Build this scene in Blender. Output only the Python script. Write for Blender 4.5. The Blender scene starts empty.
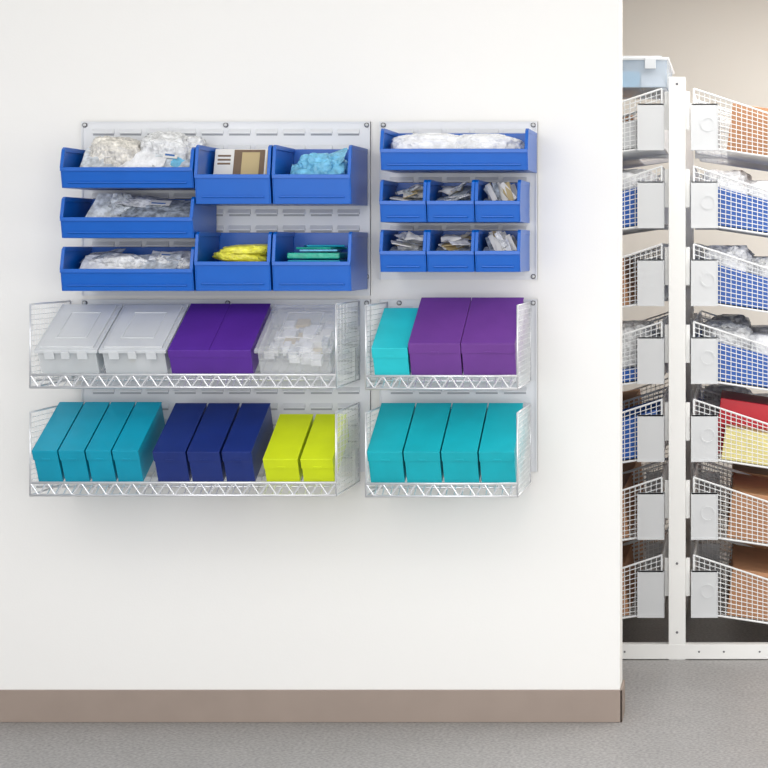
import bpy, math, random
from mathutils import Vector, Matrix, noise
R = random.Random(7)
scene = bpy.context.scene
scene.view_settings.view_transform = 'Standard'

# ---------------------------------------------------------------- materials
def srgb(r, g, b):
    f = lambda c: (c/255/12.92 if c/255 <= .04045 else ((c/255+.055)/1.055)**2.4)
    return (f(r), f(g), f(b), 1)

def mat(name, col, rough=.5, metal=0, noise_scale=None, noise_amt=.06, bump=0, bump_scale=60, trans=0, alpha=1, coat=0):
    m = bpy.data.materials.new(name); m.use_nodes = True
    nt = m.node_tree; b = nt.nodes['Principled BSDF']
    b.inputs['Roughness'].default_value = rough
    b.inputs['Metallic'].default_value = metal
    b.inputs['Base Color'].default_value = col
    b.inputs['Transmission Weight'].default_value = trans
    b.inputs['Alpha'].default_value = alpha
    b.inputs['Coat Weight'].default_value = coat
    tc = nt.nodes.new('ShaderNodeTexCoord')
    if noise_scale:
        n = nt.nodes.new('ShaderNodeTexNoise'); n.inputs['Scale'].default_value = noise_scale
        n.inputs['Detail'].default_value = 4
        nt.links.new(tc.outputs['Object'], n.inputs['Vector'])
        r = nt.nodes.new('ShaderNodeValToRGB')
        r.color_ramp.elements[0].position = .35; r.color_ramp.elements[1].position = .65
        r.color_ramp.elements[0].color = tuple(max(0, c*(1-noise_amt)) for c in col[:3])+(1,)
        r.color_ramp.elements[1].color = tuple(min(1, c*(1+noise_amt)) for c in col[:3])+(1,)
        nt.links.new(n.outputs['Fac'], r.inputs['Fac'])
        nt.links.new(r.outputs['Color'], b.inputs['Base Color'])
    if bump:
        n2 = nt.nodes.new('ShaderNodeTexNoise'); n2.inputs['Scale'].default_value = bump_scale
        nt.links.new(tc.outputs['Object'], n2.inputs['Vector'])
        bp = nt.nodes.new('ShaderNodeBump'); bp.inputs['Strength'].default_value = bump
        bp.inputs['Distance'].default_value = .01
        nt.links.new(n2.outputs['Fac'], bp.inputs['Height'])
        nt.links.new(bp.outputs['Normal'], b.inputs['Normal'])
    return m

M_wall = mat('wall_paint', srgb(237, 236, 234), .75, bump=.03, bump_scale=150)
M_wallb = mat('back_wall_paint', srgb(244, 239, 231), .8, bump=.03, bump_scale=150)
M_ceil = mat('ceiling_paint', srgb(235, 235, 232), .9, noise_scale=40, noise_amt=.02)
M_base = mat('baseboard_vinyl', srgb(152, 137, 127), .5, noise_scale=8, noise_amt=.03)
M_blue = mat('blue_bin_plastic', srgb(0, 90, 184), .32, noise_scale=5, noise_amt=.05)
M_white = mat('white_powder_coat', srgb(242, 242, 240), .4, noise_scale=5, noise_amt=.01)
M_panel = mat('panel_grey_enamel', srgb(222, 224, 228), .4, noise_scale=5, noise_amt=.01)
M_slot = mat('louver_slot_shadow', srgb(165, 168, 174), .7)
M_chrome = mat('chrome_wire', srgb(222, 224, 228), .28, .55)
M_wire = mat('white_wire', srgb(238, 240, 241), .35, .05)
M_plate = mat('bracket_plate_grey', srgb(212, 214, 216), .4, .05)
M_screw = mat('screw_steel', srgb(112, 112, 116), .4, .5)
M_teal = mat('teal_card', srgb(14, 174, 188), .45, noise_scale=12, noise_amt=.05)
M_cyan = mat('teal_card_light', srgb(40, 196, 206), .45, noise_scale=12, noise_amt=.05)
M_tealb = mat('teal_card_blue', srgb(0, 154, 184), .42, noise_scale=12, noise_amt=.05)
M_navy = mat('navy_card', srgb(26, 48, 120), .35, noise_scale=12, noise_amt=.06)
M_purp = mat('purple_card', srgb(88, 44, 148), .35, noise_scale=12, noise_amt=.06)
M_plum = mat('plum_card', srgb(112, 62, 146), .4, noise_scale=12, noise_amt=.05)
M_lime = mat('lime_card', srgb(206, 222, 22), .45, noise_scale=12, noise_amt=.04)
M_tote = mat('tote_frosted_plastic', srgb(236, 239, 241), .3, noise_scale=9, noise_amt=.03, alpha=.42)
M_lid = mat('tote_lid_plastic', srgb(230, 233, 236), .35, noise_scale=9, noise_amt=.03, alpha=.68)
M_clear = mat('tote_clear_plastic', srgb(240, 242, 246), .15, noise_scale=9, noise_amt=.03, alpha=.18)
M_clid = mat('tote_clear_lid', srgb(240, 242, 246), .15, noise_scale=9, noise_amt=.03, alpha=.25)
M_toteb = mat('tote_blue_plastic', srgb(205, 220, 235), .2, noise_scale=9, noise_amt=.05, alpha=.35)
M_brown = mat('cardboard', srgb(190, 142, 106), .8, noise_scale=20, noise_amt=.06)
M_tape = mat('packing_tape', srgb(205, 166, 128), .4)
M_red = mat('red_card', srgb(224, 20, 46), .4, noise_scale=12, noise_amt=.05)
M_yel = mat('pale_yellow_card', srgb(248, 236, 160), .5, noise_scale=12, noise_amt=.05)
M_bag = mat('clear_poly_bag', srgb(228, 229, 230), .2, noise_scale=45, noise_amt=.22, bump=.9, bump_scale=90)
M_bagw = mat('white_poly_bag', srgb(238, 239, 242), .25, noise_scale=30, noise_amt=.12, bump=.6, bump_scale=70)
M_bagc = mat('beige_poly_bag', srgb(222, 218, 210), .2, noise_scale=50, noise_amt=.28, bump=.9, bump_scale=90)
M_bagg = mat('grey_poly_bag', srgb(186, 192, 200), .2, noise_scale=40, noise_amt=.42, bump=.9, bump_scale=90)
M_pouch = mat('clear_pouch_film', srgb(214, 220, 226), .12, noise_scale=60, noise_amt=.30, bump=.5, bump_scale=80, alpha=.8)
M_pouchs = mat('steel_tool_pouch', srgb(150, 158, 168), .15, noise_scale=60, noise_amt=.45, bump=.4, bump_scale=80)
M_bagb = mat('light_blue_bag', srgb(120, 195, 230), .25, noise_scale=40, noise_amt=.18, bump=.8, bump_scale=70)
M_bagy = mat('yellow_packet', srgb(240, 232, 84), .3, noise_scale=60, noise_amt=.2, bump=.5)
M_baggr = mat('green_packet', srgb(30, 165, 140), .3, noise_scale=20, noise_amt=.3, bump=.3)
M_label = mat('package_label_white', srgb(232, 230, 226), .5)
M_print = mat('label_print_blue', srgb(60, 110, 175), .5)
M_choc = mat('package_brown_print', srgb(120, 98, 78), .5, noise_scale=15, noise_amt=.1)
M_gold = mat('package_gold_print', srgb(196, 176, 130), .5)

# floor: speckled grey sheet vinyl
M_floor = bpy.data.materials.new('speckled_vinyl_floor'); M_floor.use_nodes = True
nt = M_floor.node_tree; b = nt.nodes['Principled BSDF']; b.inputs['Roughness'].default_value = .45
tc = nt.nodes.new('ShaderNodeTexCoord')
n1 = nt.nodes.new('ShaderNodeTexNoise'); n1.inputs['Scale'].default_value = 95; n1.inputs['Detail'].default_value = 3
n2 = nt.nodes.new('ShaderNodeTexNoise'); n2.inputs['Scale'].default_value = 7; n2.inputs['Detail'].default_value = 3
r1 = nt.nodes.new('ShaderNodeValToRGB')
r1.color_ramp.elements[0].position = .35; r1.color_ramp.elements[0].color = srgb(138, 136, 136)
r1.color_ramp.elements[1].position = .65; r1.color_ramp.elements[1].color = srgb(172, 170, 169)
r2 = nt.nodes.new('ShaderNodeValToRGB')
r2.color_ramp.elements[0].position = .3; r2.color_ramp.elements[0].color = (.92, .92, .92, 1)
r2.color_ramp.elements[1].position = .7; r2.color_ramp.elements[1].color = (1, 1, 1, 1)
mx = nt.nodes.new('ShaderNodeMix'); mx.data_type = 'RGBA'; mx.blend_type = 'MULTIPLY'; mx.inputs[0].default_value = 1
nt.links.new(tc.outputs['Object'], n1.inputs['Vector']); nt.links.new(tc.outputs['Object'], n2.inputs['Vector'])
nt.links.new(n1.outputs['Fac'], r1.inputs['Fac']); nt.links.new(n2.outputs['Fac'], r2.inputs['Fac'])
nt.links.new(r1.outputs['Color'], mx.inputs[6]); nt.links.new(r2.outputs['Color'], mx.inputs[7])
nt.links.new(mx.outputs[2], b.inputs['Base Color'])

# ---------------------------------------------------------------- mesh builder
import bmesh
class MB:
    def __init__(s): s.v = []; s.f = []; s.mi = []; s.mats = []; s.sm = []
    def m(s, mt):
        if mt not in s.mats: s.mats.append(mt)
        return s.mats.index(mt)
    def add(s, vs, fs, mt, smooth=False):
        o = len(s.v); s.v += [tuple(p) for p in vs]; i = s.m(mt)
        for f in fs: s.f.append([o+k for k in f]); s.mi.append(i); s.sm.append(smooth)
    def box(s, a, c, mt, M=None):
        x0, y0, z0 = a; x1, y1, z1 = c
        vs = [Vector(p) for p in [(x0,y0,z0),(x1,y0,z0),(x1,y1,z0),(x0,y1,z0),(x0,y0,z1),(x1,y0,z1),(x1,y1,z1),(x0,y1,z1)]]
        if M: vs = [M @ p for p in vs]
        s.add(vs, [(0,3,2,1),(4,5,6,7),(0,1,5,4),(1,2,6,5),(2,3,7,6),(3,0,4,7)], mt)
    def prism(s, prof, x0, x1, mt, M=None):      # profile in (y,z) extruded in x
        n = len(prof)
        vs = [Vector((x0, p[0], p[1])) for p in prof]+[Vector((x1, p[0], p[1])) for p in prof]
        if M: vs = [M @ p for p in vs]
        fs = [tuple(range(n)), tuple(range(2*n-1, n-1, -1))]+[(i, i+n, (i+1) % n+n, (i+1) % n) for i in range(n)]
        s.add(vs, fs, mt)
    def prismy(s, prof, y0, y1, mt):             # profile in (x,z) extruded in y
        n = len(prof)
        vs = [(p[0], y0, p[1]) for p in prof]+[(p[0], y1, p[1]) for p in prof]
        fs = [tuple(range(n)), tuple(range(2*n-1, n-1, -1))]+[(i, i+n, (i+1) % n+n, (i+1) % n) for i in range(n)]
        s.add(vs, fs, mt)
    def tube(s, p0, p1, r, mt, n=6, M=None):
        p0 = Vector(p0); p1 = Vector(p1)
        if M: p0 = M @ p0; p1 = M @ p1
        d = (p1-p0)
        if d.length < 1e-6: return
        q = d.to_track_quat('Z', 'Y')
        a = [q @ Vector((math.cos(2*math.pi*i/n)*r, math.sin(2*math.pi*i/n)*r, 0)) for i in range(n)]
        vs = [p0+k for k in a]+[p1+k for k in a]
        s.add(vs, [(i, (i+1) % n, (i+1) % n+n, i+n) for i in range(n)]+[tuple(range(n-1, -1, -1)), tuple(range(n, 2*n))], mt, n > 6)
    def pouch(s, w, h, th, mt, lab, M, seed):    # sealed pillow pouch with printed label
        nx, ny = 12, 9
        for sgn in (1, -1):
            vs = []
            for j in range(ny+1):
                for i in range(nx+1):
                    u = i/nx; v = j/ny
                    e = (max(0, math.sin(math.pi*min(max((u-.06)/.88, 0), 1)))*max(0, math.sin(math.pi*min(max((v-.08)/.84, 0), 1))))**.6
                    q = noise.noise(Vector((u*4+seed*7.3, v*4, sgn*2)))
                    wv = noise.noise(Vector((u*2+seed*3.1, v*2, 9)))*.010
                    vs.append(M @ Vector(((u-.5)*w, (v-.5)*h, sgn*th*e*(1+.7*q)+wv)))
            fs = [(j*(nx+1)+i, j*(nx+1)+i+1, (j+1)*(nx+1)+i+1, (j+1)*(nx+1)+i) for j in range(ny) for i in range(nx)]
            s.add(vs, fs, mt, True)
        if lab:
            s.box((-w*.30, -h*.2, th*1.5), (w*.02, h*.15, th*1.5+.001), M_label, M)
            s.box((-w*.27, -h*.12, th*1.5+.001), (-w*.05, -h*.04, th*1.5+.0016), lab, M)
    def ring(s, c, r0, r1, y0, y1, mt, n=20):    # flat ring facing -y
        vs = []
        for y in (y0, y1):
            for r in (r0, r1):
                vs += [(c[0]+math.cos(2*math.pi*i/n)*r, y, c[1]+math.sin(2*math.pi*i/n)*r) for i in range(n)]
        fs = []
        for i in range(n):
            j = (i+1) % n
            fs += [(i, j, n+j, n+i), (2*n+i, 3*n+i, 3*n+j, 2*n+j), (n+i, n+j, 3*n+j, 3*n+i), (i, 2*n+i, 2*n+j, j)]
        s.add(vs, fs, mt)
    def clamp(s, L):
        for q, v in enumerate(s.v):
            s.v[q] = (min(max(v[0], L[0]), L[1]), min(max(v[1], L[2]), L[3]), min(max(v[2], L[4]), L[5]))
    def obj(s, name, bevel=0, loc=None, recalc=True):
        me = bpy.data.meshes.new(name); me.from_pydata(s.v, [], s.f)
        for mt in s.mats: me.materials.append(mt)
        me.polygons.foreach_set('material_index', s.mi)
        me.polygons.foreach_set('use_smooth', s.sm)
        if recalc:
            bm = bmesh.new(); bm.from_mesh(me); bmesh.ops.recalc_face_normals(bm, faces=bm.faces); bm.to_mesh(me); bm.free()
        o = bpy.data.objects.new(name, me); scene.collection.objects.link(o)
        if loc: o.location = loc
        if bevel:
            bv = o.modifiers.new('bevel', 'BEVEL'); bv.width = bevel; bv.segments = 2; bv.limit_method = 'ANGLE'
        return o

def simple(name, a, c, mt):
    k = MB(); k.box(a, c, mt); return k.obj(name)

# ---------------------------------------------------------------- room shell
WX = .744          # free end of the partition
simple('wall_partition', (-3.2, 0, 0), (WX, .13, 2.8), M_wall)
simple('floor', (-3.2, -6.6, -.1), (4.2, 3.45, 0), M_floor)
simple('ceiling', (-3.2, -6.6, 2.8), (4.2, 3.45, 2.9), M_ceil)
simple('wall_back', (-3.2, 3.35, 0), (4.2, 3.45, 2.8), M_wallb)
simple('wall_right', (4.2, -6.6, 0), (4.3, 3.45, 2.8), M_wallb)
k = MB()
k.box((-3.2, -.008, 0), (WX+.008, 0, .102), M_base)
k.box((WX, -.008, 0), (WX+.008, .138, .102), M_base)
k.box((-3.2, .13, 0), (WX+.008, .138, .102), M_base)
k.obj('baseboard_partition', .002)
simple('baseboard_back', (-3.2, 3.342, 0), (4.2, 3.35, .102), M_base)

# ---------------------------------------------------------------- louvered panels
def louver_panel(x0, x1, z0, z1, screws):
    k = MB()
    yb = -.001; yf = -.008
    k.box((x0, yf, z0), (x1, yb, z1), M_panel)
    k.box((x0, -.014, z0), (x0+.004, yb, z1), M_panel); k.box((x1-.004, -.014, z0), (x1, yb, z1), M_panel)
    k.box((x0, -.012, z1-.004), (x1, yb, z1), M_panel)
    n = int((x1-x0-.05)/.082); px = (x1-x0-.05)/n
    z = z1-.032
    while z > z0+.02:
        for i in range(n):
            a = x0+.025+px*i+.008; c = a+px-.016
            k.prism([(yf, z+.010), (yf-.009, z-.002), (yf-.009, z-.006), (yf, z-.006)], a, c, M_panel)
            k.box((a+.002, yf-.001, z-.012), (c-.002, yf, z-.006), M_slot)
        z -= .0508
    for (sx, sz) in screws:
        k.tube((sx, yf-.006, sz), (sx, -.001, sz), .0078, M_screw, 10)
        k.tube((sx, yf-.009, sz), (sx, yf-.005, sz), .0055, M_plate, 8)
    return k.obj('louvered_bin_panel')
louver_panel(-.95, -.042, 1.345, 1.893, [(-.94, 1.882), (-.496, 1.882), (-.052, 1.882), (-.052, 1.405)])
louver_panel(-.012, .484, 1.395, 1.893, [(0, 1.882), (.472, 1.882), (.472, 1.405)])
louver_panel(-.95, -.042, .79, 1.333, [(-.94, 1.322), (-.49, 1.322), (-.052, 1.322)])
louver_panel(-.012, .484, .79, 1.333, [(.05, 1.322), (.472, 1.322)])

# ---------------------------------------------------------------- blue hopper bins
YB = -.024
def bin_(x0, x1, z0, z1, d=.262, lip=.49):
    k = MB(); w = x1-x0; h = z1-z0; t = .0035
    yt = -d*.90; yl = -d; yfb = -d*.945; zl = h*lip
    side = [(0, .0), (0, h), (yt, h), (yt-.010, h-.006), (yl, zl), (yfb, 0)]
    k.prism(side, 0, t, M_blue); k.prism(side, w-t, w, M_blue)
    k.box((t, -t, 0), (w-t, 0, h), M_blue)
    k.prism([(0, 0), (0, t), (yfb, t), (yfb, 0)], t, w-t, M_blue)
    k.prism([(yfb, 0), (yl, zl), (yl+t, zl), (yfb+t, 0)], t, w-t, M_blue)
    for xa, xb in ((-.001, .009), (w-.009, w+.001)):
        k.prism([(0, h-.012), (0, h+.001), (yt, h+.001), (yt-.012, h-.006), (yl-.003, zl), (yl+.006, zl-.004), (yt-.002, h-.013)], xa, xb, M_blue)
    k.prism([(yl-.004, zl-.010), (yl-.004, zl+.002), (yl+.008, zl+.002), (yl+.008, zl-.004)], 0, w, M_blue)
    k.prism([(yfb-.004, h*.10), (yfb-.009, h*.10+.002), (yfb-.009, h*.10+.006), (yfb-.002, h*.10+.006)], .02, w-.02, M_blue)
    k.box((0, -.002, h-.016), (w, .005, h-.002), M_blue)   # rear hang lip
    return k.obj('hopper_storage_bin', .0012, (x0, YB, z0))
G = .0015
X = [(-.921, -.5200), (-.5175, -.2880), (-.2845, -.0457)]
big = [(X[0], 1.676, 1.798), (X[0], 1.525, 1.6486), (X[0], 1.3655, 1.498)]
mid = [(X[1], 1.6275, 1.805), (X[2], 1.6275, 1.805), (X[1], 1.3655, 1.543), (X[2], 1.3655, 1.543)]
for (x0, x1), z0, z1 in big: bin_(x0+G, x1-G, z0, z1)
for (x0, x1), z0, z1 in mid: bin_(x0+G, x1-G, z0, z1)
bin_(.0417, .485, 1.730, 1.855)
XS = [.0387, .1803, .3249, .4634]
small = []
for z0, z1 in ((1.573, 1.700), (1.4227, 1.549)):
    for i in range(3):
        bin_(XS[i]+G, XS[i+1]-G, z0, z1); small.append((XS[i], XS[i+1], z0, z1))

# ---------------------------------------------------------------- crumpled bags / contents
def bag(name, lim, c, s, mt, seed=0, amp=.35, rot=0, sub=5):
    (x0, x1, y0, y1, z0, z1) = lim
    bm = bmesh.new(); bmesh.ops.create_icosphere(bm, subdivisions=sub, radius=1)
    o = Vector((seed*3.1, seed*1.7, seed*.9)); ro = Matrix.Rotation(rot, 3, 'Y')
    for v in bm.verts:
        p = v.co.copy()
        q = p*1.6+o
        d = noise.noise(q)*.5 + (.5-abs(noise.noise(q*2.3)))*.55 + (.35-abs(noise.noise(q*5.1)))*.28
        p = p*(1+amp*(d-.3))
        p = Vector([math.copysign(abs(a)**.7, a) for a in p])
        p = ro @ Vector((p.x*s[0], p.y*s[1], p.z*s[2])) + Vector(c)
        p.x = min(max(p.x, x0), x1); p.y = min(max(p.y, y0), y1); p.z = min(max(p.z, z0), z1)
        v.co = p
    me = bpy.data.meshes.new(name); bm.to_mesh(me); bm.free(); me.materials.append(mt)
    for p in me.polygons: p.use_smooth = (p.index % 3 != 0)
    ob = bpy.data.objects.new(name, me); scene.collection.objects.link(ob); return ob
def lim(x0, x1, z0, top): return (x0+.014, x1-.014, YB-.228, YB-.008, z0+.006, top)
def pouches(name, L, items):
    """items: (x, y, z, w, h, lean about X, spin about Z, roll about Y, mat, label print)"""
    k = MB()
    for n, (x, y, z, w, h, lean, spin, roll, mt, lab) in enumerate(items):
        M = Matrix.Translation((x, y, z)) @ Matrix.Rotation(spin, 4, 'Z') @ Matrix.Rotation(roll, 4, 'Y') @ Matrix.Rotation(lean, 4, 'X')
        k.pouch(w, h, .008, mt, lab, M, n+x*9)
    k.clamp(L); return k.obj(name, recalc=False)

(x0, x1), z0, z1 = big[0]; L = lim(x0, x1, z0, z1+.065)
bag('plastic_supply_bag', L, (-.80, -.11, z0+.090), (.095, .09, .074), M_bagc, 1, .5)
bag('plastic_supply_bag', L, (-.63, -.10, z0+.100), (.105, .09, .074), M_bag, 2, .55)
pouches('supply_pouch_pile', L, [
    (-.82, -.185, z0+.085, .13, .10, .85, .1, .10, M_pouch, None), (-.70, -.185, z0+.092, .15, .11, .80, -.1, -.08, M_bagw, None),
    (-.60, -.175, z0+.096, .13, .11, .70, .15, .12, M_pouch, M_print), (-.76, -.14, z0+.125, .14, .10, .45, .3, -.15, M_bagw, None),
    (-.64, -.13, z0+.150, .15, .10, .40, -.2, .1, M_pouch, None), (-.59, -.19, z0+.075, .10, .08, .9, 0, .3, M_bagb, None)])
(x0, x1), z0, z1 = big[1]; L = lim(x0, x1, z0, z1+.015)
bag('plastic_supply_bag', L, (-.80, -.10, z0+.062), (.050, .08, .085), M_bagg, 3, .6, .5)
bag('plastic_supply_bag', L, (-.66, -.09, z0+.062), (.13, .07, .052), M_bag, 14, .4)
pouches('supply_pouch_pile', L, [
    (-.66, -.18, z0+.078, .22, .08, .65, .03, -.03, M_pouchs, None), (-.63, -.15, z0+.098, .20, .08, .55, -.06, .05, M_pouchs, M_print),
    (-.70, -.13, z0+.112, .20, .08, .35, .08, .06, M_bag, None), (-.815, -.17, z0+.085, .10, .11, 1.0, .1, .35, M_pouch, None)])
(x0, x1), z0, z1 = big[2]; L = lim(x0, x1, z0, z1-.005)
bag('plastic_supply_bag', L, (-.775, -.12, z0+.060), (.12, .09, .050), M_bag, 5, .5)
bag('plastic_supply_bag', L, (-.62, -.12, z0+.058), (.09, .09, .054), M_bag, 6, .6, .2)
pouches('supply_pouch_pile', L, [
    (-.80, -.18, z0+.082, .18, .09, .60, .05, .02, M_bagw, None), (-.68, -.18, z0+.085, .18, .09, .62, -.08, -.06, M_pouch, None),
    (-.61, -.15, z0+.098, .16, .08, .50, .1, .08, M_bagw, M_print), (-.84, -.14, z0+.105, .12, .08, .4, -.2, -.1, M_pouchs, None)])
# square bins
(x0, x1), z0, z1 = mid[1]; L = lim(x0, x1, z0, z1)
bag('wrapped_garment_bag', L, (-.165, -.12, z0+.090), (.085, .08, .070), M_bagb, 7, .5)
pouches('folded_cap_packet', L, [
    (-.17, -.17, z0+.110, .16, .10, .75, .05, -.25, M_bagb, None), (-.15, -.14, z0+.135, .13, .09, .6, -.2, -.35, M_bagb, None), (-.20, -.19, z0+.095, .10, .06, .9, .1, .1, M_bagb, None)])
(x0, x1), z0, z1 = mid[2]; L = lim(x0, x1, z0, z1)
for j, (dx, dz, ro) in enumerate(((-.01, .040, .05), (.008, .072, -.06), (-.004, .102, .08), (.01, .122, -.05))):
    bag('yellow_packet', L, (-.403+dx, -.135, z0+dz), (.086, .085, .019), M_bagy, 50+j, .35, ro, 4)
(x0, x1), z0, z1 = mid[3]
k = MB()
for i in range(5):
    zc = z0+.018+.022*i; dx = R.uniform(-.008, .008)
    Mx = Matrix.Translation((-.165+dx, -.145, zc)) @ Matrix.Rotation(R.uniform(-.08, .08), 4, 'Z')
    k.box((-.08, -.078, -.009), (.08, .085, .009), M_baggr if i > 3 else M_tealb, Mx)
for q, rz_ in ((0, .1), (1, -.2), (2, .3)):
    Mx = Matrix.Translation((-.165, -.14+.02*q, z0+.119+.007*q)) @ Matrix.Rotation(rz_, 4, 'Z')
    k.box((-.06, -.07, 0), (.055, .06, .006), (M_bagb, M_baggr, M_tealb)[q], Mx)
k.obj('green_packet_stack', .005)
(x0, x1), z0, z1 = mid[0]
k = MB()
Mx = Matrix.Translation((-.405, -.115, z0+.014)) @ Matrix.Rotation(-.32, 4, 'X')
k.box((-.095, -.05, 0), (.095, .01, .152), M_label, Mx)
k.box((-.035, -.052, .03), (.060, -.049, .149), M_choc, Mx)
k.box((-.010, -.0535, .055), (.045, -.051, .140), M_gold, Mx)
k.box((.066, -.052, .04), (.092, -.049, .147), M_gold, Mx)
for i in range(3): k.box((-.085, -.052, .1+.013*i), (-.045, -.049, .106+.013*i), M_choc, Mx)
k.obj('printed_supply_package', .002)
# right wide bin
L = lim(.0417, .485, 1.730, 1.853)
bag('folded_white_sheet', L, (.175, -.13, 1.797), (.125, .10, .052), M_bagw, 8, .3)
bag('folded_white_sheet', L, (.34, -.13, 1.796), (.12, .10, .050), M_bagw, 9, .3)
# small bins: flat foil packets; right-hand ones hold upright swab sticks
cols = [M_label, M_bagg, M_bag, M_label, M_bagw, M_pouchs, M_gold, M_label]
for i, (x0, x1, z0, z1) in enumerate(small):
    k = MB(); xc = (x0+x1)/2
    k.prism([(YB-.02, z0+.006), (YB-.02, z0+.085), (YB-.12, z0+.075), (YB-.21, z0+.05), (YB-.225, z0+.006)], x0+.012, x1-.012, M_bagg)
    if i in (2, 5):
        for j in range(30):
            ln = R.uniform(.034, .050)
            Mx = Matrix.Translation((xc+R.uniform(-.038, .035), R.uniform(-.19, -.08), z0+.085+R.uniform(-.01, .014))) @ Matrix.Rotation(R.uniform(-.75, -.25), 4, 'Y') @ Matrix.Rotation(R.uniform(.9, 1.3), 4, 'X')
            k.box((-.008, -ln*.8, -.002), (.008, ln*.8, .002), R.choice(cols), Mx)
    else:
        for j in range(18):
            Mx = Matrix.Translation((xc+R.uniform(-.028, .028), R.uniform(-.19, -.09), z0+.072+.0022*j)) @ Matrix.Rotation(R.uniform(-1.2, 1.2), 4, 'Z') @ Matrix.Rotation(R.uniform(-.22, .22), 4, 'Y') @ Matrix.Rotation(R.uniform(.1, .5), 4, 'X')
            if j % 2: k.pouch(.062, .040, .004, R.choice(cols), None, Mx, j+i*20)
            else: k.box((-.030, -.017, -.0015), (.030, .017, .0015), R.choice(cols), Mx)
    k.clamp((x0+.012, x1-.012, YB-.225, YB-.008, z0+.006, z1-.002))
    k.obj('small_medical_supplies')

# ---------------------------------------------------------------- wire shelves
TH = math.radians(28.5)
YF = -.36
def mesh_panel(k, x, z0, z1, y0=YF, y1=-.0205, sp=.0210, r=.0010):
    n = round((y1-y0)/sp)
    for i in range(n+1): k.tube((x, y0+(y1-y0)*i/n, z0), (x, y0+(y1-y0)*i/n, z1), r, M_wire, 4)
    n = round((z1-z0)/(sp*.75))
    for i in range(n+1): k.tube((x+.002, y0, z0+(z1-z0)*i/n), (x+.002, y1, z0+(z1-z0)*i/n), r, M_wire, 4)
    for (a, c) in (((y0, z0), (y0, z1)), ((y0, z1), (y1, z1)), ((y1, z1), (y1, z0)), ((y1, z0), (y0, z0))):
        k.tube((x, a[0], a[1]), (x, c[0], c[1]), .0030, M_chrome, 8)
def deck_pt(y, z0): return z0-.002+(y-YF)*math.tan(TH)
def shelf(x0, x1, z0):
    k = MB(); zt = z0+.038
    mesh_panel(k, x0, z0, z0+.247); mesh_panel(k, x1, z0, z0+.247)
    for zz in (z0+.001, zt): k.tube((x0, YF, zz), (x1, YF, zz), .0038, M_chrome, 8)
    n = round((x1-x0)/.0255)
    for i in range(n):            # zig-zag truss
        a = x0+(x1-x0)*i/n; c = x0+(x1-x0)*(i+1)/n
        k.tube((a, YF, z0+.001 if i % 2 else zt), (c, YF, zt if i % 2 else z0+.001), .0026, M_chrome, 6)
    n = round((x1-x0)/.024)
    for i in range(1, n):         # sloping wire deck
        a = x0+(x1-x0)*i/n
        k.tube((a, YF, z0-.002), (a, -.03, deck_pt(-.03, z0)), .0018, M_chrome, 5)
    for y in (-.31, -.17, -.03): k.tube((x0, y, deck_pt(y, z0)-.005), (x1, y, deck_pt(y, z0)-.005), .0032, M_chrome, 8)
    k.box((x0, -.026, z0-.004), (x1, -.020, z0+.016), M_wire)
    for x in (x0+.01, x1-.01): k.box((x-.004, -.05, z0-.004), (x+.004, -.020, z0+.10), M_wire)
    return k.obj('slanted_wire_shelf')
LX0, LX1, RX0, RX1 = -.982, -.075, .0135, .463
ZU, ZL = 1.081, .761
shelf(LX0, LX1, ZU); shelf(LX0, LX1, ZL); shelf(RX0, RX1, ZU-.004); shelf(RX0, RX1, ZL-.003)

YBX = -.302
def frame(x0, z0, y=YBX):       # local frame lying on the sloping deck
    return Matrix.Translation((x0, y, deck_pt(y, z0)+.0035)) @ Matrix.Rotation(TH, 4, 'X')
def carton(name, x0, x1, z0, H, Ln, mt, seam=False):
    k = MB(); w = x1-x0; M = frame(x0, z0)
    k.box((.0015, .0005, 0), (w-.0015, Ln, H-.002), mt, M)
    if seam:                                                             # two lid flaps meeting at a centre seam
        k.box((0, -.001, H-.003), (w/2-.0012, Ln+.001, H), mt, M); k.box((w/2+.0012, -.001, H-.003), (w, Ln+.001, H), mt, M)
        k.box((0, -.0016, H-.026), (w, .0, H-.001), mt, M)
    else:
        k.box((0, -.001, H-.003), (w, Ln+.001, H), mt, M)                # lid
        k.box((0, -.0022, H-.034), (w, .0, H-.001), mt, M)               # tuck flap
        k.box((w/2-.012, -.0032, H-.034), (w/2+.012, -.0018, H-.026), mt, M)
    return k.obj(name, .0012)
def fx(px, s=336.): return 1.123+(px-740)/s
# lower left
for a, c in ((33.8, 59), (60.5, 86), (87.5, 112.5), (114, 140)):
    carton('teal_storage_box', fx(a), fx(c), ZL, .114, .262, M_tealb)
for a, c in ((154, 187), (188.5, 221), (223, 253)):
    carton('navy_storage_box', fx(a), fx(c)-.001, ZL, .110, .262, M_navy)
for a, c in ((263, 299), (300.5, 334)):
    carton('lime_storage_box', fx(a), fx(c)-.004, ZL, .084, .240, M_lime)
# lower right
for a, c in ((368, 403), (404.5, 440.5), (442, 478), (479.5, 515)):
    carton('teal_storage_box', fx(a), fx(c), ZL-.003, .114, .262, M_teal)
# upper
carton('purple_storage_box', fx(168), fx(251), ZU, .088, .275, M_purp, True)
carton('teal_storage_box', fx(372), fx(408), ZU-.004, .100, .235, M_cyan)
carton('plum_storage_box', fx(409), fx(461), ZU-.004, .116, .272, M_plum)
carton('plum_storage_box', fx(461.6), fx(515.5), ZU-.004, .116, .272, M_plum)

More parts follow.
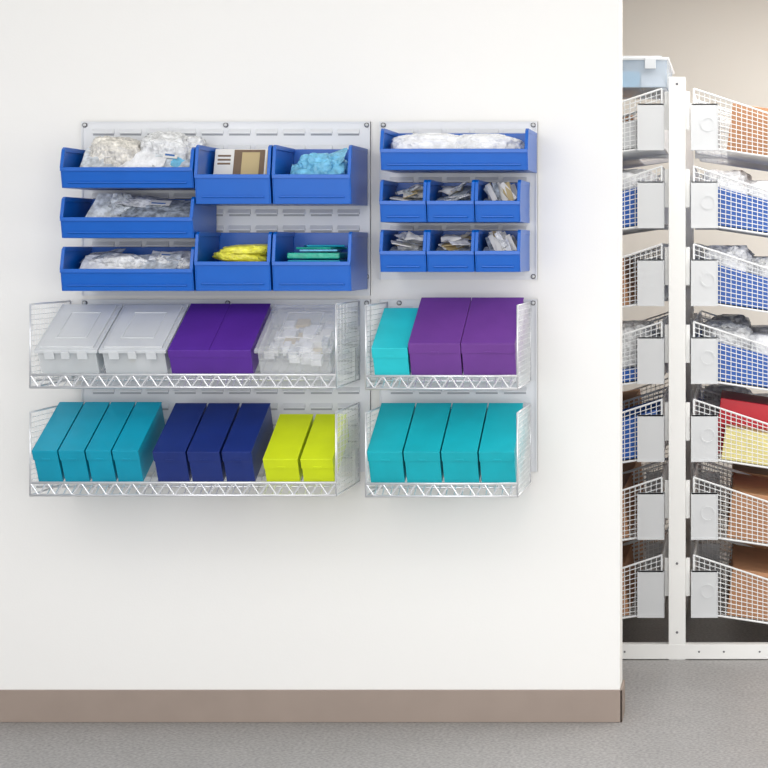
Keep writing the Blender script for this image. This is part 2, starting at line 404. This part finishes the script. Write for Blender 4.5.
def tote(x0, x1, z0, H=.092, Ln=.275, body=M_tote, lid=M_lid):
    k = MB(); w = x1-x0; M = frame(x0, z0); t = .003
    i = .008
    k.box((i, i, 0), (w-i, Ln-i, t), body, M)
    k.box((i, i, t), (w-i, i+t, H-.016), body, M); k.box((i, Ln-i-t, t), (w-i, Ln-i, H-.016), body, M)
    k.box((i, i+t, t), (i+t, Ln-i-t, H-.016), body, M); k.box((w-i-t, i+t, t), (w-i, Ln-i-t, H-.016), body, M)
    for (a, c) in (((0, 0), (w, .014)), ((0, Ln-.014), (w, Ln)), ((0, .014), (.014, Ln-.014)), ((w-.014, .014), (w, Ln-.014))):
        k.box((a[0], a[1], H-.016), (c[0], c[1], H-.006), lid, M)
    k.box((.014, .014, H-.009), (w-.014, Ln-.014, H), lid, M)
    for a in (.03, w-.06): k.box((a, -.005, H-.034), (a+.03, 0, H-.008), lid, M)
    k.box((w/2-.012, -.009, H-.030), (w/2+.012, 0, H-.006), lid, M)
    for (a, c) in (((.25, .06), (.75, .066)), ((.25, Ln-.066), (.75, Ln-.06))):
        k.box((w*a[0], a[1], H), (w*c[0], c[1], H+.003), lid, M)
    for xx in (w*.25, w*.75-.005): k.box((xx, .066, H), (xx+.005, Ln-.066, H+.003), lid, M)
    for j in range(44):
        xx = R.uniform(.014, w-.058); yy = R.uniform(.014, Ln-.056); m2 = R.choice([M_bagg, M_bagw, M_bagw, M_gold, M_label, M_bag, M_bagw, M_label])
        z_ = t+R.uniform(0, .022)
        k.box((xx, yy, z_), (xx+R.uniform(.02, .04), yy+.04, z_+R.uniform(.015, .035)), m2, M)
    return k.obj('lidded_plastic_tote', .0015)
tote(fx(33.8), fx(97), ZU); tote(fx(98.5), fx(166), ZU); tote(fx(254), fx(331), ZU, body=M_clear, lid=M_clid)

# ---------------------------------------------------------------- rack behind the partition
YR = .90
def rx(px, s=275.7): return 1.123+(px-740)/s
def rz(py, s=275.7): return 1.498+(247-py)/s
PX = rx(677)
LEN = 1.30
k = MB()
hw = .0305
def post(x, y, w=hw): k.box((x-w, y, 0), (x+w, y+.04, 2.115), M_white)
post(PX, YR); post(PX, YR+LEN-.04)
for y in (YR, YR+LEN-.04): k.box((PX-.66, y-.001, .003), (PX+.66, y+.041, .056), M_white)
for z in (.06, 1.03, 2.06): k.box((PX-.018, YR+.04, z), (PX+.018, YR+LEN-.04, z+.05), M_white)
for x in (PX-.62, PX+.62): k.box((x-.03, YR, .0), (x+.03, YR+LEN, .02), M_white)
for dx in (-.19, .08, .17, .30): k.tube((PX+dx, YR-.003, .03), (PX+dx, YR, .03), .004, M_screw, 8)
for z in (2.09, .1, .35): k.tube((PX, YR-.003, z), (PX, YR, z), .005, M_screw, 8)
rowz = [rz(88+78.1*i) for i in range(7)]
for z in rowz:       # hanger channels carrying the baskets
    for sgn in (-1, 1):
        for y in (YR+.035, YR+LEN/2, YR+LEN-.05):
            xa = PX+sgn*hw; xb = PX+sgn*.046
            k.box((min(xa, xb), y, z-.15), (max(xa, xb), y+.006, z-.01), M_white)
k.obj('double_sided_rack_frame', .0015)

def side_z(u): return (-.33*u, -.207-.15*u)      # top / bottom offset at run u outward
BW = .58; BD = .60
def basket_mesh(sgn):
    k = MB(); x = lambda u: sgn*u
    for y in (0, BD):                             # end grids
        n = 30
        for i in range(n+1):
            u = BW*i/n; a, c = side_z(u); k.tube((x(u), y, a), (x(u), y, c), .0015, M_wire, 4)
        for j in range(1, 11):
            f = j/11; a0, c0 = side_z(0); a1, c1 = side_z(BW)
            k.tube((x(0), y, a0+(c0-a0)*f), (x(BW), y, a1+(c1-a1)*f), .0015, M_wire, 4)
        for e in (0, 1):
            k.tube((x(0), y, side_z(0)[e]), (x(BW), y, side_z(BW)[e]), .0038, M_wire, 6)
        for u in (0, BW): k.tube((x(u), y, side_z(u)[0]), (x(u), y, side_z(u)[1]), .0038, M_wire, 6)
    for u in (0, BW):                             # front/back grids
        a, c = side_z(u)
        for i in range(1, 25): k.tube((x(u), BD*i/25, a), (x(u), BD*i/25, c), .0013, M_wire, 4)
        nn = max(3, int((a-c)/.022))
        for j in range(nn+1): k.tube((x(u), 0, a+(c-a)*j/nn), (x(u), BD, a+(c-a)*j/nn), .0036 if j in (0, nn) else .0013, M_wire, 4)
    for i in range(1, 24):
        u = BW*i/24; k.tube((x(u), 0, side_z(u)[1]), (x(u), BD, side_z(u)[1]), .0015, M_wire, 4)
    for i in range(1, 12): k.tube((x(0), BD*i/12, side_z(0)[1]-.002), (x(BW), BD*i/12, side_z(BW)[1]-.002), .0015, M_wire, 4)
    # flat end bracket plate with pressed ring
    xa, xb = sorted((x(-.010), x(.088)))
    k.box((xa, -.011, -.225), (xb, -.005, -.055), M_plate)
    k.box((xa, -.011, -.060), (xb, .012, -.055), M_plate)
    k.box((xa, -.016, -.225), (xb, .0, -.219), M_plate)
    for e in (xa, xb-.003): k.box((e, -.013, -.222), (e+.003, -.005, -.057), M_plate)
    if sgn > 0: k.ring(((xa+xb)/2+.012, -.13), .022, .027, -.0135, -.011, M_plate)
    return k.obj('wire_basket')
proto = {s: basket_mesh(s) for s in (-1, 1)}
used = {1: False, -1: False}
BX = {1: rx(692)+.006, -1: rx(663)-.006}
for i, z in enumerate(rowz):
    for s in (-1, 1):
        for y in (YR+.03, YR+.03+BD+.03):
            if not used[s]: o = proto[s]; used[s] = True
            else:
                o = bpy.data.objects.new('wire_basket', proto[s].data); scene.collection.objects.link(o)
            o.location = (BX[s], y, z)

def wedge_box(name, s, z, u0, u1, y0, y1, h, mt, tape=True):
    """carton following the sloping basket floor"""
    k = MB(); bx = BX[s]
    b0 = z+side_z(u0)[1]+.004; b1 = z+side_z(u1)[1]+.004
    pr = [(bx+s*u0, b0), (bx+s*u1, b1), (bx+s*(u1+.13*h), b1+h), (bx+s*(u0+.13*h), b0+h)]
    k.prismy(pr, y0, y1, mt)
    if tape:
        um = (u0+u1)/2; w = .02; bm_ = (b0+b1)/2
        k.prismy([(bx+s*(um-w), bm_+h+.004), (bx+s*(um+w), bm_+h-.002), (bx+s*(um+w), bm_+h), (bx+s*(um-w), bm_+h+.006)], y0-.001, y1+.001, M_tape)
    return k.obj(name, .002)
def tray(s, z, y0, y1, h, mt):
    k = MB(); bx = BX[s]; u0, u1 = .012, BW-.012; t = .004
    b0 = z+side_z(u0)[1]+.004; b1 = z+side_z(u1)[1]+.004
    q = lambda u: bx+s*u
    def hh(u, b): return b+min(h, side_z(u)[0]-side_z(u)[1]-.02)
    k.prismy([(q(u0), b0), (q(u1), b1), (q(u1), b1+t), (q(u0), b0+t)], y0, y1, mt)
    for ya in (y0, y1-t): k.prismy([(q(u0), b0), (q(u1), b1), (q(u1), hh(u1, b1)), (q(u0), hh(u0, b0))], ya, ya+t, mt)
    k.prismy([(q(u0), b0), (q(u0+t), b0), (q(u0+t), hh(u0, b0)), (q(u0), hh(u0, b0))], y0, y1, mt)
    k.prismy([(q(u1-t), b1), (q(u1), b1), (q(u1), hh(u1, b1)), (q(u1-t), hh(u1, b1))], y0, y1, mt)
    return k.obj('basket_tray')
plan = {1: ['box', 'bags', 'bags', 'bags', 'redyel', 'box', 'box'], -1: ['tote', 'bags', 'box', 'white', 'navy', 'box', 'box']}
sd = 20
for s in (-1, 1):
    for i, z in enumerate(rowz):
        kind = plan[s][i]
        for n, yb in enumerate((YR+.03, YR+.03+BD+.03)):
            y0 = yb+.02; y1 = yb+BD-.02
            kd = kind if n == 0 else ('box' if kind not in ('bags', 'redyel') else 'bags')
            if kd == 'box':
                wedge_box('cardboard_carton', s, z, .12, .33, y0, y1, .17, M_brown)
                wedge_box('cardboard_carton', s, z, .345, .50, y0+.02, y1, .125, M_brown)
            elif kd in ('bags', 'white'):
                tray(s, z, y0, y1, .150 if kd == 'bags' else .05, M_blue)
                for j in range(3):
                    sd += 1; u = .12+.16*j; xc = BX[s]+s*u; zc = z+side_z(u)[1]
                    bag('plastic_supply_bag', (min(BX[s]+s*.02, BX[s]+s*.55), max(BX[s]+s*.02, BX[s]+s*.55), y0+.008, y1-.008, zc+.03, z+.03-.28*u),
                        (xc, y0+.16, zc+.13), (.10, .16, .10), [M_bag, M_bagw, M_bagw][(j+i) % 3], sd, .6, 0, 4)
            elif kd == 'redyel':
                wedge_box('pale_yellow_box', s, z, .10, .50, y0, y0+.16, .115, M_yel, False)
                wedge_box('red_box', s, z, .07, .50, y0+.17, y1, .205, M_red, False)
            elif kd == 'navy':
                tray(s, z, y0, y1, .17, M_blue)
            elif kd == 'tote':
                k = MB(); xa, xb = BX[s]-.36, BX[s]+.018
                za = z+.006; t = .003; hz = .100
                k.box((xa, y0, za), (xb, y1, za+t), M_toteb)
                for ya in (y0, y1-t): k.box((xa, ya, za), (xb, ya+t, za+hz), M_toteb)
                for xx in (xa, xb-t): k.box((xx, y0, za), (xx+t, y1, za+hz), M_toteb)
                k.box((xa-.008, y0-.008, za+hz), (xb+.008, y1+.008, za+hz+.010), M_lid)
                k.box((xa+.02, y0+.02, za+hz+.010), (xb-.02, y1-.02, za+hz+.018), M_lid)
                k.box((xa+.02, y0+.01, za+t), (xb-.10, y1-.01, za+.06), M_bagb)
                k.box((xb-.095, y0+.01, za+t), (xb-.02, y1-.01, za+.045), M_bagw)
                for xx in (xa+.10, xb-.06): k.box((xx-.02, y0-.014, za+.068), (xx+.02, y0-.006, za+.108), M_lid)
                k.obj('clear_storage_tote', .002)
                tray(s, z, y0, y1, .11, M_plate)

# ---------------------------------------------------------------- lights
def area(name, loc, size, power, rot=(0, 0, 0), col=(1, 1, 1)):
    l = bpy.data.lights.new(name, 'AREA'); l.shape = 'RECTANGLE'; l.size, l.size_y = size; l.energy = power; l.color = col
    o = bpy.data.objects.new(name, l); o.location = loc; o.rotation_euler = rot; scene.collection.objects.link(o); return o
area('ceiling_light_front', (-.4, -2.6, 2.72), (3.6, 1.8), 54, (math.radians(12), 0, 0), (1, .99, .98))
area('camera_side_fill_light', (.4, -5.6, 1.5), (4.5, 2.4), 116, (math.radians(88), 0, 0), (1, 1, 1))  # added broad soft light on the camera side, brightens the lower wall
area('rack_fill_light', (2.7, -2.6, 1.5), (1.2, 2.0), 26, (math.radians(90), 0, math.radians(22)), (1, 1, 1))  # added fill, lifts the bags shaded by the rack baskets
area('ceiling_light_back', (2.0, 1.2, 2.74), (2.6, 2.4), 74, (0, 0, 0), (1, .985, .96))
w = bpy.data.worlds.new('World'); scene.world = w; w.use_nodes = True
w.node_tree.nodes['Background'].inputs[0].default_value = (.97, .98, 1, 1)
w.node_tree.nodes['Background'].inputs[1].default_value = .6

# ---------------------------------------------------------------- camera
cam = bpy.data.cameras.new('camera'); co = bpy.data.objects.new('camera', cam); scene.collection.objects.link(co)
co.location = (1.123, -6.0, 1.498); co.rotation_euler = (math.radians(90), 0, 0)
cam.sensor_width = 36; cam.lens = 1902/768*36
cam.shift_x = (384-740)/768; cam.shift_y = -(384-247)/768
scene.camera = co
